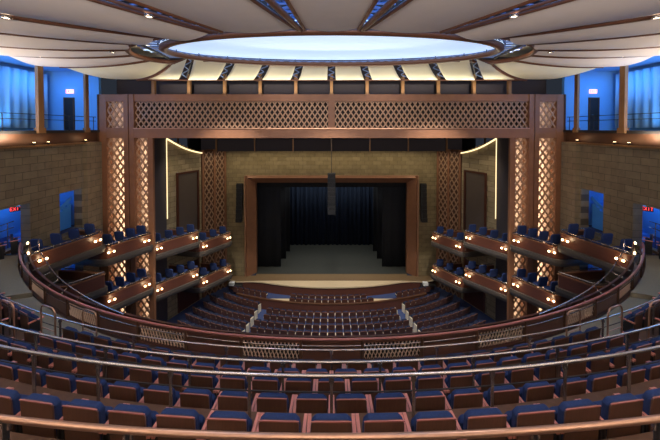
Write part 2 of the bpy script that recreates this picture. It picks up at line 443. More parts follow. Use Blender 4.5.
# guard rails between the rows --------------------------------------
def guard(y0, zr, a_ext, r, m, post_step, foot, label, post_off=0):
    R = YC-y0; t = thing('guard_rail', label, 'rail', 'curved guard rails between the rows')
    MB().tube([(x, y, Zp(zr)) for x, y in arc(R, -a_ext, a_ext, 100)], r, 10).build('handrail', m, t)
    MB().tube([(x, y, Zp(zr-.22)) for x, y in arc(R, -a_ext, a_ext, 100)], .010, 6).build('cable', 'dark_metal', t)
    st = math.degrees(post_step/R); n = int(a_ext/st)
    for k in range(-n, n+1):
        a = (k+post_off)*st
        if abs(a) > a_ext: continue
        x, y = arc(R, a, a, 1)[0]
        if not inview(x, y, Zp(zr), 120): continue
        p = MB().tube([(x, y, Zp(foot)), (x, y, Zp(zr-r*.5))], .022, 8).build('post', 'dark_metal' if m != 'metal' else 'metal', t)
        MB().box(x-.035, x+.035, y-.012, y+.012, Zp(zr-.09), Zp(zr-.03)).build('clamp', 'metal', p)
guard(2.36, -2.45, 16, .026, 'bronze', 1.1, ROWS[0][1]-HB+.5, 'bronze curved rail behind the row nearest the camera', .5)
guard(3.98, -3.30, 20, .024, 'metal', 1.1, ROWS[0][1]-HB, 'steel curved rail between the nearest and second balcony rows')
guard(4.92, -3.85, 24, .020, 'metal', 1.6, ROWS[1][1]-HB, 'steel curved rail between the second and third balcony rows', .5)
guard(6.15, -4.56, 31, .018, 'metal', 2.2, ROWS[3][1]-HB, 'thin steel rail just above the last balcony row')
# hoop rails at the heads of the stairs
for s in (-1, 1):
    for i, (cx, cy, fz) in enumerate([(6.45, 8.0, -5.86), (6.75, 7.15, -5.25), (7.4, 6.85, -4.95)]):
        tt = thing('stair_hoop_rail', 'bronze hoop handrail on the %s balcony stair, %s up from the parapet' % (SIDE[s], ORD[i+1]), 'handrail', 'hoop rails on the balcony stairs', loc=(s*cx, cy, Zp(fz)), rz=s*.35)
        pts = [(-.27, 0, 0), (-.27, 0, .86)]+[(-.27+.14*(1-math.cos(k*PI/10)), 0, .86+.14*math.sin(k*PI/10)) for k in range(1, 6)]
        pts = pts+[(-x, y, z) for x, y, z in pts[::-1]]
        MB().tube(pts, .02, 8).build('hoop', 'bronze', tt)
        MB().tube([(-.27, 0, .45), (.27, 0, .45)], .014, 6).build('crossbar', 'bronze', tt)

# ------------------------------------------------------------------ lattice helper
def diamonds(mb, x0, x1, z0, z1, y, pw, ph, w=.07, d=.06):
    """crossing bars clipped to the rectangle"""
    sl = ph/pw
    def clip(c, sg):
        # line z = z0 + sg*sl*(x-x0) + c
        pts = []
        for x in (x0, x1):
            z = z0+sg*sl*(x-x0)+c
            if z0-1e-6 <= z <= z1+1e-6: pts.append((x, z))
        for z in (z0, z1):
            x = x0+(z-z0-c)/(sg*sl)
            if x0+1e-6 < x < x1-1e-6: pts.append((x, z))
        return pts[:2] if len(pts) >= 2 else None
    H = (z1-z0); W = (x1-x0)*sl
    c = -W
    n = int((H+W)/ph)+2
    for i in range(n+1):
        for sg, cc in ((1, -W+i*ph), (-1, i*ph)):
            p = clip(cc, sg)
            if p:
                yy = y+sg*d*.25
                mb.bar((p[0][0], yy, p[0][1]), (p[1][0], yy, p[1][1]), w, d, up=(0, 1, 0))
# NB bar(): w is measured across, h along 'up'
PY = 20.2
tx = [-15.5, -14.95, -13.74, -13.06, -12.25, -11.9]
for s in (-1, 1):
    t = thing('lattice_tower', 'tall copper portal tower with two glowing lattice strips on the %s' % SIDE[s], 'tower')
    zt, zb = Zp(2.22), ORF(20.2)
    def bx(a, b, y0, y1, z0, z1, nm, m):
        a, b = sorted((-s*a, -s*b)) if s > 0 else (a, b)
        return MB().box(a, b, y0, y1, z0, z1).build(nm, m, t)
    bx(tx[0], tx[1], PY-.02, PY+1.0, zb, zt, 'frame_post', 'copper')
    bx(tx[2], tx[2]+.30, PY-.12, PY+1.0, zb, zt, 'frame_post', 'copper')
    bx(tx[2]+.36, tx[3], PY-.12, PY+1.0, zb, zt, 'frame_post', 'copper')
    bx(tx[2]+.30, tx[2]+.36, PY+.1, PY+1.0, zb, zt, 'shadow_gap', 'backing')
    bx(tx[4], tx[5], PY, PY+.2, zb, Zp(-.67), 'frame_post', 'copper')
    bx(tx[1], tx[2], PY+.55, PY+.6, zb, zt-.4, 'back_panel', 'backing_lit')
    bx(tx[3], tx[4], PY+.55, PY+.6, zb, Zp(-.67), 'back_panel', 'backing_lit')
    bx(tx[1], tx[2], PY, PY+.8, Zp(1.75), zt, 'top_beam', 'copper')
    bx(tx[1], tx[2], PY, PY+.5, Zp(-.67), Zp(0), 'cross_beam', 'copper')
    for (a, b, z0, z1) in ((tx[1], tx[2], zb, Zp(-.67)), (tx[1], tx[2], Zp(0), Zp(1.75)), (tx[3], tx[4], zb, Zp(-.67))):
        if s > 0: a, b = -b, -a
        mb = MB(); pw = (b-a)/(3 if b-a > 1 else 2)
        diamonds(mb, a, b, z0, z1, PY+.12, pw, pw*1.5, .10, .06); mb.build('lattice_screen', 'lattice', t)
    # thin outer edge strip
    bx(tx[0]-.0, tx[0]+.08, PY-.08, PY-.02, zb, zt, 'edge_strip', 'copper_dark')
t = thing('portal_beam', 'long copper header beam with diamond lattice spanning between the towers', 'beam')
MB().box(-13.06, 13.06, PY-.05, PY+.9, Zp(1.75), Zp(2.22)).build('top_chord', 'copper', t)
MB().box(-13.06, 13.06, PY-.1, PY+.9, Zp(-.67), Zp(0)).build('bottom_chord', 'copper', t)
MB().box(-13.06, 13.06, PY-.16, PY-.1, Zp(-.06), Zp(.0)).build('ledge', 'bronze', t)
MB().box(-.22, .22, PY-.03, PY+.5, Zp(0), Zp(1.75)).build('centre_post', 'copper', t)
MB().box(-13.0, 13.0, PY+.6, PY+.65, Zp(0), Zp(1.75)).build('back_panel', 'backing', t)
for s in (-1, 1):
    a, b = sorted((s*.22, s*13.06)); mb = MB()
    diamonds(mb, a, b, Zp(0), Zp(1.75), PY+.1, 12.84/36, .52, .08, .06); mb.build('lattice_screen', 'lattice', t)

# dark wall above the portal and posts to the ceiling
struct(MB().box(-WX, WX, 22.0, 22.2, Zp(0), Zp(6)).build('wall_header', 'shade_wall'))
for k in range(-5, 6):
    x = k*2.39
    o = MB().box(x-.10, x+.10, PY+.2, PY+.42, Zp(2.22), Zp(3.6)).box(x-.14, x+.14, PY+.16, PY+.46, Zp(2.22), Zp(2.3)).build('header_post', 'column', loc=(x, PY+.3, Zp(2.22)))
    w = 'at the centre' if k == 0 else '%s to the %s of centre' % (ORD[abs(k)], SIDE[1 if k > 0 else -1])
    tag(o, 'short brown post above the lattice header beam, '+w, 'post', 'posts above the header beam')
for k in range(-5, 5):
    x = k*2.39
    o = MB().box(x+.12, x+2.27, PY+.78, PY+.88, Zp(2.22), Zp(3.0)).build('clerestory_panel', 'shade_wall', loc=(x+1.2, PY+.95, Zp(2.25)))
    tag(o, 'dark recessed panel above header beam, %s bay %s of centre' % (ORD[(k+1) if k >= 0 else -k], 'right' if k >= 0 else 'left'), 'panel', 'recessed panels above the header beam')

# ------------------------------------------------------------------ forestage walls
for s in (-1, 1):
    A = (s*13.4, 21.25); B = (s*13.1, 24.0); D = (s*11.7, 27.2); G = (s*10.1, 29.3)
    def wallseg(mb, p, q, z0, z1, th=.35):
        p = Vector((*p, 0)); q = Vector((*q, 0)); d = (q-p).normalized(); n = Vector((d.y, -d.x, 0))*(-s)*-1
        if n.x*s < 0: n = -n
        a, b = p+n*th, q+n*th
        mb.prism([(p.x, p.y), (q.x, q.y), (b.x, b.y), (a.x, a.y)], z0, z1)
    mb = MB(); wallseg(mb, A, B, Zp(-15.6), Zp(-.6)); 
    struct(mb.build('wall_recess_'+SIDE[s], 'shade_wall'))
    # sloping top edge follows the cove
    mb = MB()
    N = 10; p = Vector((*B, 0)); q = Vector((*D, 0))
    for i in range(N):
        a = p.lerp(q, i/N); b = p.lerp(q, (i+1)/N)
        wallseg(mb, (a.x, a.y), (b.x, b.y), Zp(-15.6), Zp(-.80-1.45*(i+.5)/N))
    struct(mb.build('wall_forestage_'+SIDE[s], 'stone_slant'))
    # LED cove lines
    t = thing('cove_light', 'warm cove light line edging the forestage wall on the '+SIDE[s], 'light')
    mb = MB(); x = s*13.0; mb.tube([(x, 23.95, Zp(-.85)), (x, 23.95, Zp(-7.2))], .03, 6); mb.build('vertical_line', 'led', t)
    mb = MB(); pts = []
    for i in range(13):
        f = i/12; a = p.lerp(q, f); pts.append((a.x-s*.12, a.y-.05, Zp(-.85-1.4*f-.2*math.sin(f*PI))))
    mb.tube(pts, .06, 6); mb.build('curved_line', 'led', t)
    # tall dark door panel with frame
    d = (q-p).normalized(); n = Vector((-s*abs(d.y), -abs(d.x), 0)).normalized()
    f0, f1 = p.lerp(q, .30), p.lerp(q, .86)
    t = thing('wall_panel', 'tall dark framed panel set in the forestage wall on the '+SIDE[s], 'panel')
    def slab(a, b, z0, z1, o0, o1, nm, m):
        mb = MB(); mb.prism([((a+n*o0).x, (a+n*o0).y), ((b+n*o0).x, (b+n*o0).y), ((b+n*o1).x, (b+n*o1).y), ((a+n*o1).x, (a+n*o1).y)], z0, z1); return mb.build(nm, m, t)
    L = (f1-f0).length; u = (f1-f0)/L
    slab(f0, f1, Zp(-9), Zp(-3.85), .0, .04, 'panel_face', 'door_panel')
    slab(f0-u*.16, f0, Zp(-9), Zp(-3.7), 0, .14, 'frame_stile', 'wood_dark'); slab(f1, f1+u*.16, Zp(-9), Zp(-3.7), 0, .14, 'frame_stile', 'wood_dark')
    slab(f0, f1, Zp(-3.85), Zp(-3.7), 0, .14, 'frame_head', 'wood_dark')
    t = thing('stage_box_door', 'tall dark wood door at orchestra level below the %s boxes' % SIDE[s], 'door')
    slab(f0, f1, Zp(-15.3), Zp(-11.6), .0, .05, 'door_leaf', 'wood_dark')
    slab(f0-u*.12, f0, Zp(-15.3), Zp(-11.5), 0, .12, 'door_frame', 'wood_red'); slab(f1, f1+u*.12, Zp(-15.3), Zp(-11.5), 0, .12, 'door_frame', 'wood_red')
    # lattice column between the wall and the proscenium
    t = thing('lattice_column', 'tall brown lattice column beside the stage wall on the '+SIDE[s], 'column')
    d2 = Vector((*D, 0)); g = Vector((*G, 0)); e = (g-d2).normalized(); Lc = (g-d2).length
    ang = math.atan2(e.y, e.x) if s < 0 else math.atan2(-e.y, -e.x)
    o_ = d2 if s < 0 else g
    t.location = (o_.x, o_.y, 0); t.rotation_euler.z = ang
    MB().box(0, Lc, .1, .4, Zp(-15.6), Zp(-2.0)).build('column_body', 'copper_dark', t)
    for i in range(2):
        a = .2+i*(Lc-.4)/2; b = a+(Lc-.4)/2
        mb = MB(); diamonds(mb, a+.1, b-.1, Zp(-15.4), Zp(-2.2), .03, (b-a-.2)/2, (b-a-.2)/2*1.6, .09, .06); mb.build('lattice_screen', 'lattice', t)
    for i in range(3):
        a = .1+i*(Lc-.4)/2; MB().box(a, a+.2, -.04, .1, Zp(-15.5), Zp(-2.0)).build('pilaster', 'copper', t)

# proscenium wall
OW, OH = 7.45, -5.4
mb = MB(); y0, y1 = 29.4, 29.9
mb.box(-12, -8.4, y0, y1, Zp(-15.6), Zp(-1.6)); mb.box(8.4, 12, y0, y1, Zp(-15.6), Zp(-1.6)); mb.box(-8.4, 8.4, y0, y1, Zp(-4.6), Zp(-1.6))
struct(mb.build('wall_proscenium', 'stone_front'))
t = thing('proscenium_surround', 'reddish copper frame around the dark stage opening', 'frame')
for s in (-1, 1):
    mb = MB(); vs = []
    for z in (Zp(-14.4), Zp(-4.6)):
        pass
    xo, xi = 8.4, 7.45
    poly = [(s*xo, 29.25), (s*(xo-.25), 29.15), (s*xi, 29.9), (s*xi, 30.3), (s*xo, 30.3)]
    MB().prism(poly, Zp(-14.4), Zp(-4.62)).build('frame_side', 'copper', t)
    MB().box(min(s*xo, s*(xo-.12)), max(s*xo, s*(xo-.12)), 29.1, 29.25, Zp(-14.4), Zp(-4.6)).build('edge_bead', 'bronze', t)
    for zz in (-8.2, -11.2):
        pass
vs = [(-8.4, 29.25, Zp(-4.6)), (8.4, 29.25, Zp(-4.6)), (8.15, 29.15, Zp(-4.82)), (-8.15, 29.15, Zp(-4.82)), (-7.45, 29.9, Zp(-5.4)), (7.45, 29.9, Zp(-5.4)), (7.45, 30.3, Zp(-5.4)), (-7.45, 30.3, Zp(-5.4)), (-8.4, 30.3, Zp(-4.6)), (8.4, 30.3, Zp(-4.6))]
o = MB().add(vs, [(0, 3, 2, 1), (3, 4, 5, 2), (4, 7, 6, 5), (7, 8, 9, 6), (0, 1, 9, 8), (0, 8, 7, 4, 3), (1, 2, 5, 6, 9)]).build('frame_head', 'copper', t); fix_normals(o)
# dark header behind the portal with thin ribs
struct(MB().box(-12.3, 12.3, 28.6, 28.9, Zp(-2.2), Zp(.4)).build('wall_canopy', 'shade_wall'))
struct(MB().box(-12.3, 12.3, 21.2, 29.4, Zp(.4), Zp(.6)).build('ceiling_forestage', 'roof'))
for k in range(-4, 5):
    x = k*3.6-1.8+1.8
    o = MB().box(x-.05, x+.05, 28.4, 28.6, Zp(-2.25), Zp(-.6)).build('canopy_fin', 'column', loc=(x, 28.5, Zp(-2.25)))
    w = 'at the centre' if k == 0 else '%s to the %s of centre' % (ORD[abs(k)], SIDE[1 if k > 0 else -1])
    tag(o, 'thin bronze fin on dark canopy above the stage wall, '+w, 'fin', 'fins on the canopy')

# line-array speakers
def line_array(x, y, ztop, n, w, h, label, curve=0, cable=0):
    t = thing('line_array_speaker', label, 'speaker', loc=(x, y, ztop))
    zz = 0; yy = 0
    for i in range(n):
        a = curve*i
        mb = MB().cbox(-w/2, w/2, yy-.22, yy+.2, zz-h+.015, zz, .02)
        c = mb.build('speaker_cabinet', 'speaker', t)
        mb = MB()
        for k in range(4): mb.box(-w/2+.05, w/2-.05, yy-.235, yy-.222, zz-h+.05+k*(h-.09)/4, zz-h+.05+k*(h-.09)/4+.02)
        mb.build('grille', 'dark_metal', c)
        zz -= h; yy -= a
    MB().box(-w/2, w/2, -.05, .05, 0, .06).build('rigging_bar', 'dark_metal', t)
    if cable: MB().tube([(0, 0, .06), (0, 0, cable)], .03, 6).build('hanging_cable', 'dark_metal', t)
line_array(0, 24.6, Zp(-3.7), 9, .62, .36, 'tall black speaker column hanging above the stage centre', .012, 3.2)
line_array(-8.85, 29.19, Zp(-5.4), 9, .55, .40, 'black speaker column on the stone wall left of stage', .01)
line_array(8.85, 29.19, Zp(-5.4), 9, .55, .40, 'black speaker column on the stone wall right of stage', .01)

# ------------------------------------------------------------------ stage
apron = [(-12, 29.4), (-12, 28.3), (-9.6, 28.0), (-7.6, 28.05)]
apr = [(x, y) for x, y in arc(22, -17, 17, 40, 49.2)]
apron = [(-10, 29.36), (-10, 28.7), (-8.9, 28.25), (-7.4, 28.3)]+apr+[(7.4, 28.3), (8.9, 28.25), (10, 28.7), (10, 29.36)]
struct(MB().prism(apron, Zp(-14.52), Zp(-14.4)).build('floor_apron', 'stage_wood'))
struct(MB().box(-7.4, 7.4, 29.36, 29.7, Zp(-14.52), Zp(-14.4)).build('floor_threshold', 'ledge_tan'))
o = MB().prism([(-9.95, 29.34), (-9.95, 28.72), (-8.9, 28.28), (-7.4, 28.33), (-6.6, 28.38), (6.6, 28.38), (7.4, 28.33), (8.9, 28.28), (9.95, 28.72), (9.95, 29.34)], Zp(-14.398), Zp(-14.38)).build('stage_lip', 'ledge_tan'); tag(o, 'darker tan wooden strip along the stage edge before the opening', 'stage edge')
inner = [(x*.985, y+.10) for x, y in apron]
o = MB().prism([(x, min(y, 29.34)) for x, y in inner], Zp(-15.6), Zp(-14.52)).build('apron_wall', 'wood_red'); tag(o, 'dark red wooden front wall of the curved stage apron', 'stage front')
struct(MB().box(-14, 14, 30.3, 40, Zp(-14.6), Zp(-14.4)).box(-7.44, 7.44, 29.7, 30.3, Zp(-14.6), Zp(-14.4)).build('floor_stage', 'stage_black'))
struct(MB().box(-14, 14, 39.8, 40, Zp(-14.4), Zp(0)).box(-14.2, -14, 29.9, 40, Zp(-14.4), Zp(0)).box(14, 14.2, 29.9, 40, Zp(-14.4), Zp(0)).build('wall_stage', 'black_cloth'))
struct(MB().box(-14, 14, 29.9, 40, Zp(-.2), Zp(0)).build('ceiling_stage', 'black_cloth'))
def cloth(x0, x1, y, z0, z1, amp, per, m, name):
    n = max(8, int((x1-x0)/per*10)); vs = []; fs = []
    for i in range(n+1):
        x = x0+(x1-x0)*i/n; yy = y+amp*math.sin(2*PI*i/10)+amp*.4*math.sin(i*.37)
        vs += [(x, yy, z0), (x, yy, z1)]
    for i in range(n): fs.append((2*i, 2*i+2, 2*i+3, 2*i+1))
    o = MB().add(vs, fs, True).build(name, m); so = o.modifiers.new('t', 'SOLIDIFY'); so.thickness = .02; return o
tag(cloth(-8.5, 8.5, 37.2, Zp(-14.4), Zp(-3.5), .16, .55, 'drape', 'stage_curtain'), 'dark navy pleated curtain across the back of the stage', 'curtain')
for s in (-1, 1):
    for i, (xi, y) in enumerate([(5.25, 31.3), (5.0, 33.2), (4.85, 35.2)]):
        a, b = sorted((s*xi, s*13.5)); tag(cloth(a, b, y, Zp(-14.4), Zp(-3), .03, 1.0, 'black_cloth', 'side_curtain'),
            'black side curtain, %s back from the opening, %s side of stage' % (ORD[i+1], SIDE[s]), 'curtain', 'black side curtains on the stage')
for i, (y, z) in enumerate([(31.2, -6.1), (33.1, -6.35)]):
    tag(cloth(-9, 9, y, Zp(z), Zp(-2), .03, 1, 'black_cloth', 'curtain_border'), 'black overhead border curtain, %s behind the stage opening' % ORD[i+1], 'curtain', 'overhead border curtains')

# ------------------------------------------------------------------ orchestra
mb = MB(); ys = [29.3, 24, 8, -3.9]; vs = []; fs = []
for y in ys: vs += [(-WX, y, ORF(y)), (WX, y, ORF(y))]
for i in range(3): fs.append((2*i, 2*i+1, 2*i+3, 2*i+2))
struct(mb.add(vs, fs).build('floor_orchestra', 'blue_carpet'))
o = MB()
t = thing('pit_barrier', 'curved reddish wooden barrier in front of the orchestra rows', 'barrier')
pth = arc(21.8, -22.5, 22.5, 50, 46.6)
o = MB().sweep(pth, [(-.06, Zp(-15.42)), (.06, Zp(-15.42)), (.06, Zp(-14.58)), (-.06, Zp(-14.58))]).build('barrier_panel', 'wood_red', t); fix_normals(o)
o = MB().sweep(pth, [(-.09, Zp(-14.58)), (.09, Zp(-14.58)), (.09, Zp(-14.5)), (-.09, Zp(-14.5))]).build('barrier_cap', 'copper_dark', t); fix_normals(o)
for s in (-1, 1):
    a, b = sorted((s*3.7, s*5.6))
    struct(MB().box(a, b, 25.7, 26.6, Zp(-15.4), Zp(-15.1)).build('floor_pit_step_'+SIDE[s], 'stage_wood'))

oproto = okids = None
def oseat(loc, rz, label, group, end=False):
    global oproto, okids, oproto2, okids2
    if oproto is None:
        for k in range(2):
            t = thing('orchestra_chair', label, 'seat', group)
            m2 = MB().cbox(-.24, .24, -.05, .0, .35, .88, .05); m2.v = [(x, y-(z-.4)*.18, z) for x, y, z in m2.v]; m2.build('backrest', 'orch_back', t)
            m2 = MB().cbox(-.22, .22, .01, .24, .38, .78, .05); m2.build('seat_cushion', 'navy_dark', t)
            for q in (-1, 1):
                MB().box(q*.26-.022, q*.26+.022, -.07, .20, .60, .64).build('armrest', 'pale_arm', t)
            if k: 
                MB().box(.28, .32, -.12, .36, 0, .66).build('end_panel', 'cream', t)
            if k == 0: oproto = t; okids = [(c, []) for c in children(t)]
            else: oproto2 = t; okids2 = [(c, []) for c in children(t)]
        oproto['_u'] = 0
        oproto2['_u'] = 0
    p, kd = (oproto2, okids2) if end else (oproto, okids)
    if '_u' in p:
        del p['_u']; p.location = loc; p.rotation_euler.z = rz; p['label'] = label; p['group'] = group; return p
    return clone(p, kd, loc, rz, label, group)
OYC = 46.0; Lrow = 0
for ri in range(9):
    y0 = 23.7-ri*.92; R = OYC-y0; da = math.degrees(.56/R)
    # centre section
    n = 9+ (ri//2 if ri < 6 else 3)
    if ri < 6:
        for k in range(-n, n+1):
            a = k*da; x, y = R*math.sin(math.radians(a)), OYC-R*math.cos(math.radians(a))
            w = 'at the centre' if k == 0 else '%s %s of centre' % (ORD[abs(k)], SIDE[1 if k > 0 else -1])
            end = k in (n,)
            oseat((x, y, ORF(y)), math.radians(a), 'dark orchestra seat, %s, centre block row %s back from barrier' % (w, ORD[ri+1] if ri else 'first'), 'orchestra seats, centre block', end)
for s in (-1, 1):
    for ri in range(9):
        yc2 = 42.0; y0 = 24.0-ri*.92; R = yc2-y0; da = math.degrees(.56/R)
        a0 = math.degrees((6.45+ri*.06)/R)
        n = 7 if ri == 0 else 9 if ri < 3 else 10
        for k in range(n):
            a = s*(a0+k*da); x, y = R*math.sin(math.radians(a)), yc2-R*math.cos(math.radians(a))
            if abs(x) > 12.4 or not inview(x, y, ORF(y)+.8, 20): continue
            if pix(x, y, ORF(y)+.9)[1] > 352: continue
            lab = 'dark orchestra seat, %s from the %s aisle, side block row %s from stage' % (ORD[k+1], SIDE[s], ORD[ri+1])
            oseat((x, y, ORF(y)), math.radians(a), lab, 'orchestra seats, %s block' % SIDE[s], False)
            if k == 0:
                c, sn = math.cos(math.radians(a)), math.sin(math.radians(a))
                o = MB().box(-.02, .02, -.15, .25, 0, .66).build('row_end_panel', 'cream'); o.location = (x-s*.31*c, y-s*.31*sn, ORF(y)); o.rotation_euler.z = math.radians(a)
                tag(o, 'pale row end panel on the %s aisle, %s orchestra row from the stage' % (SIDE[s], ORD[ri+1]), 'panel', 'row end panels on the aisles')
# pit seats between the stage and the barrier
for ri, (y0, n) in enumerate([(26.1, 9), (25.5, 10)]):
    R = 46.6-y0; da = math.degrees(.56/R)
    for k in range(-n//2-1, n//2+2):
        a = k*da; x, y = R*math.sin(math.radians(a)), 46.6-R*math.cos(math.radians(a))
        w = 'at the centre' if k == 0 else '%s %s of centre' % (ORD[abs(k)], SIDE[1 if k > 0 else -1])
        oseat((x, y, ORF(25)), math.radians(a), 'dark pit seat, %s, in the %s row behind the curved barrier' % (w, ['front', 'rear'][ri]), 'pit seats by the stage')
for s in (-1, 1):
    for k in range(6):
        x = s*(6.0+k*.56); y = 26.7+k*.18
        oseat((x, y, ORF(25)), s*.25, 'dark seat in the %s pit corner beside the stage, %s from the middle' % (SIDE[s], ORD[k+1]), 'seats in the pit corners')
    t = thing('equipment_cart', 'dark equipment cart with a white case in the %s pit corner beside the stage' % SIDE[s], 'cart', loc=(s*9.0, 28.0, ORF(26)))
    MB().box(-.7, .7, -.25, .25, .75, .8).build('table_top', 'dark_metal', t)
    for q in (-1, 1):
        for r in (-1, 1): MB().tube([(q*.62, r*.2, 0), (q*.62, r*.2, .75)], .025, 6).build('leg', 'metal', t)
    MB().box(-.5, -.05, -.18, .18, .8, 1.05).build('case', 'white_gear', t)

# ------------------------------------------------------------------ boxes
def path_rail(P0, P1, W0, W1, s):
    # from the wall at the near end, round the front to the wall at the far end
    dx, dy = P1[0]-P0[0], P1[1]-P0[1]
    q = (P0[0]+dx*.25, P0[1]+dy*.25); r = (P0[0]+dx*.85, P0[1]+dy*.85)
    pts = [W0, ((W0[0]+P0[0])/2, (W0[1]+P0[1])/2-.0), P0, q, r, P1, (P1[0]+(W1[0]-P1[0])*.3, P1[1]+(W1[1]-P1[1])*.3), W1]
    return [pts[0]]+chaikin(pts[1:-1], 3)+[pts[-1]]
BOX = [  # P0, P1, W0, W1, rail height (eye-relative)
    ((-14.25, 14.3), (-13.25, 17.6), (-15.45, 14.1), (-15.45, 18.0), -6.0),
    ((-13.4, 17.8), (-12.0, 20.1), (-15.45, 18.2), (-12.6, 20.15), -7.0),
    ((-12.4, 20.9), (-10.3, 23.6), (-13.35, 21.4), (-13.1, 24.2), -8.05),
    ((-10.5, 24.1), (-8.8, 26.6), (-12.8, 24.6), (-11.7, 27.0), -9.15),
]
chair_proto = None
def box_chair(loc, rz, label, group):
    global chair_proto, chair_kids
    if chair_proto is None:
        t = thing('box_chair', label, 'chair', group, loc, rz)
        m2 = MB().cbox(-.30, .30, -.06, .05, .45, 1.06, .07); m2.v = [(x, y-(z-.45)*.14, z) for x, y, z in m2.v]
        o = m2.build('backrest', 'box_blue', t); b = o.modifiers.new('b', 'BEVEL'); b.width = .025; b.segments = 2
        o = MB().cbox(-.27, .27, .02, .5, .36, .48, .04).build('seat', 'box_blue', t); b = o.modifiers.new('b', 'BEVEL'); b.width = .02; b.segments = 2
        for q in (-1, 1):
            for yy in (.0, .44): MB().bar((q*.23, yy, 0), (q*.23, yy, .36), .035).build('leg', 'dark_metal', t)
        chair_proto = t; chair_kids = [(c, []) for c in children(t)]; return t
    return clone(chair_proto, chair_kids, loc, rz, label, group)
sc_proto = None
def sconce(loc, rz, label, group):
    global sc_proto, sc_kids
    if sc_proto is None:
        t = thing('twin_globe_sconce', label, 'sconce', group, loc, rz)
        MB().box(-.05, .05, -.04, 0, -.09, .09).build('wall_plate', 'bronze', t)
        MB().tube([(-.14, -.12, .0), (0, -.04, -.03), (.14, -.12, .0)], .012, 6).build('arm', 'bronze', t)
        for q in (-1, 1):
            prof = [(.001, -.06), (.04, -.047), (.055, -.02), (.06, .01), (.047, .043), (.02, .058), (.001, .06)]
            MB().lathe(prof, (q*.14, -.13, .04), 12).build('globe', 'bulb', t)
        sc_proto = t; sc_kids = [(c, []) for c in children(t)]
    else: t = clone(sc_proto, sc_kids, loc, rz, label, group)
    return t
NLIGHT = 0
def point(loc, power, col, r=.08, name='lamp'):
    l = bpy.data.lights.new(name, 'POINT'); l.energy = power; l.color = col; l.shadow_soft_size = r
    o = bpy.data.objects.new(name, l); C.objects.link(o); o.location = loc; return o
def area(loc, power, col, sx, sy, rot, name='area_lamp', spread=None):
    l = bpy.data.lights.new(name, 'AREA'); l.shape = 'RECTANGLE'; l.size = sx; l.size_y = sy; l.energy = power; l.color = col
    if spread: l.spread = spread
    o = bpy.data.objects.new(name, l); C.objects.link(o); o.location = loc; o.rotation_euler = rot; return o
def spot(loc, target, power, col, ang=60, blend=.6, r=.15, name='spot_lamp'):
    l = bpy.data.lights.new(name, 'SPOT'); l.energy = power; l.color = col; l.spot_size = math.radians(ang); l.spot_blend = blend; l.shadow_soft_size = r
    o = bpy.data.objects.new(name, l); C.objects.link(o); o.location = loc
    d = Vector(target)-Vector(loc); o.rotation_euler = d.to_track_quat('-Z', 'Y').to_euler(); return o
WARM = (1, .72, .42); WARM2 = (1, .82, .62); BLUE = (.12, .45, 1); COOL = (.75, .85, 1)

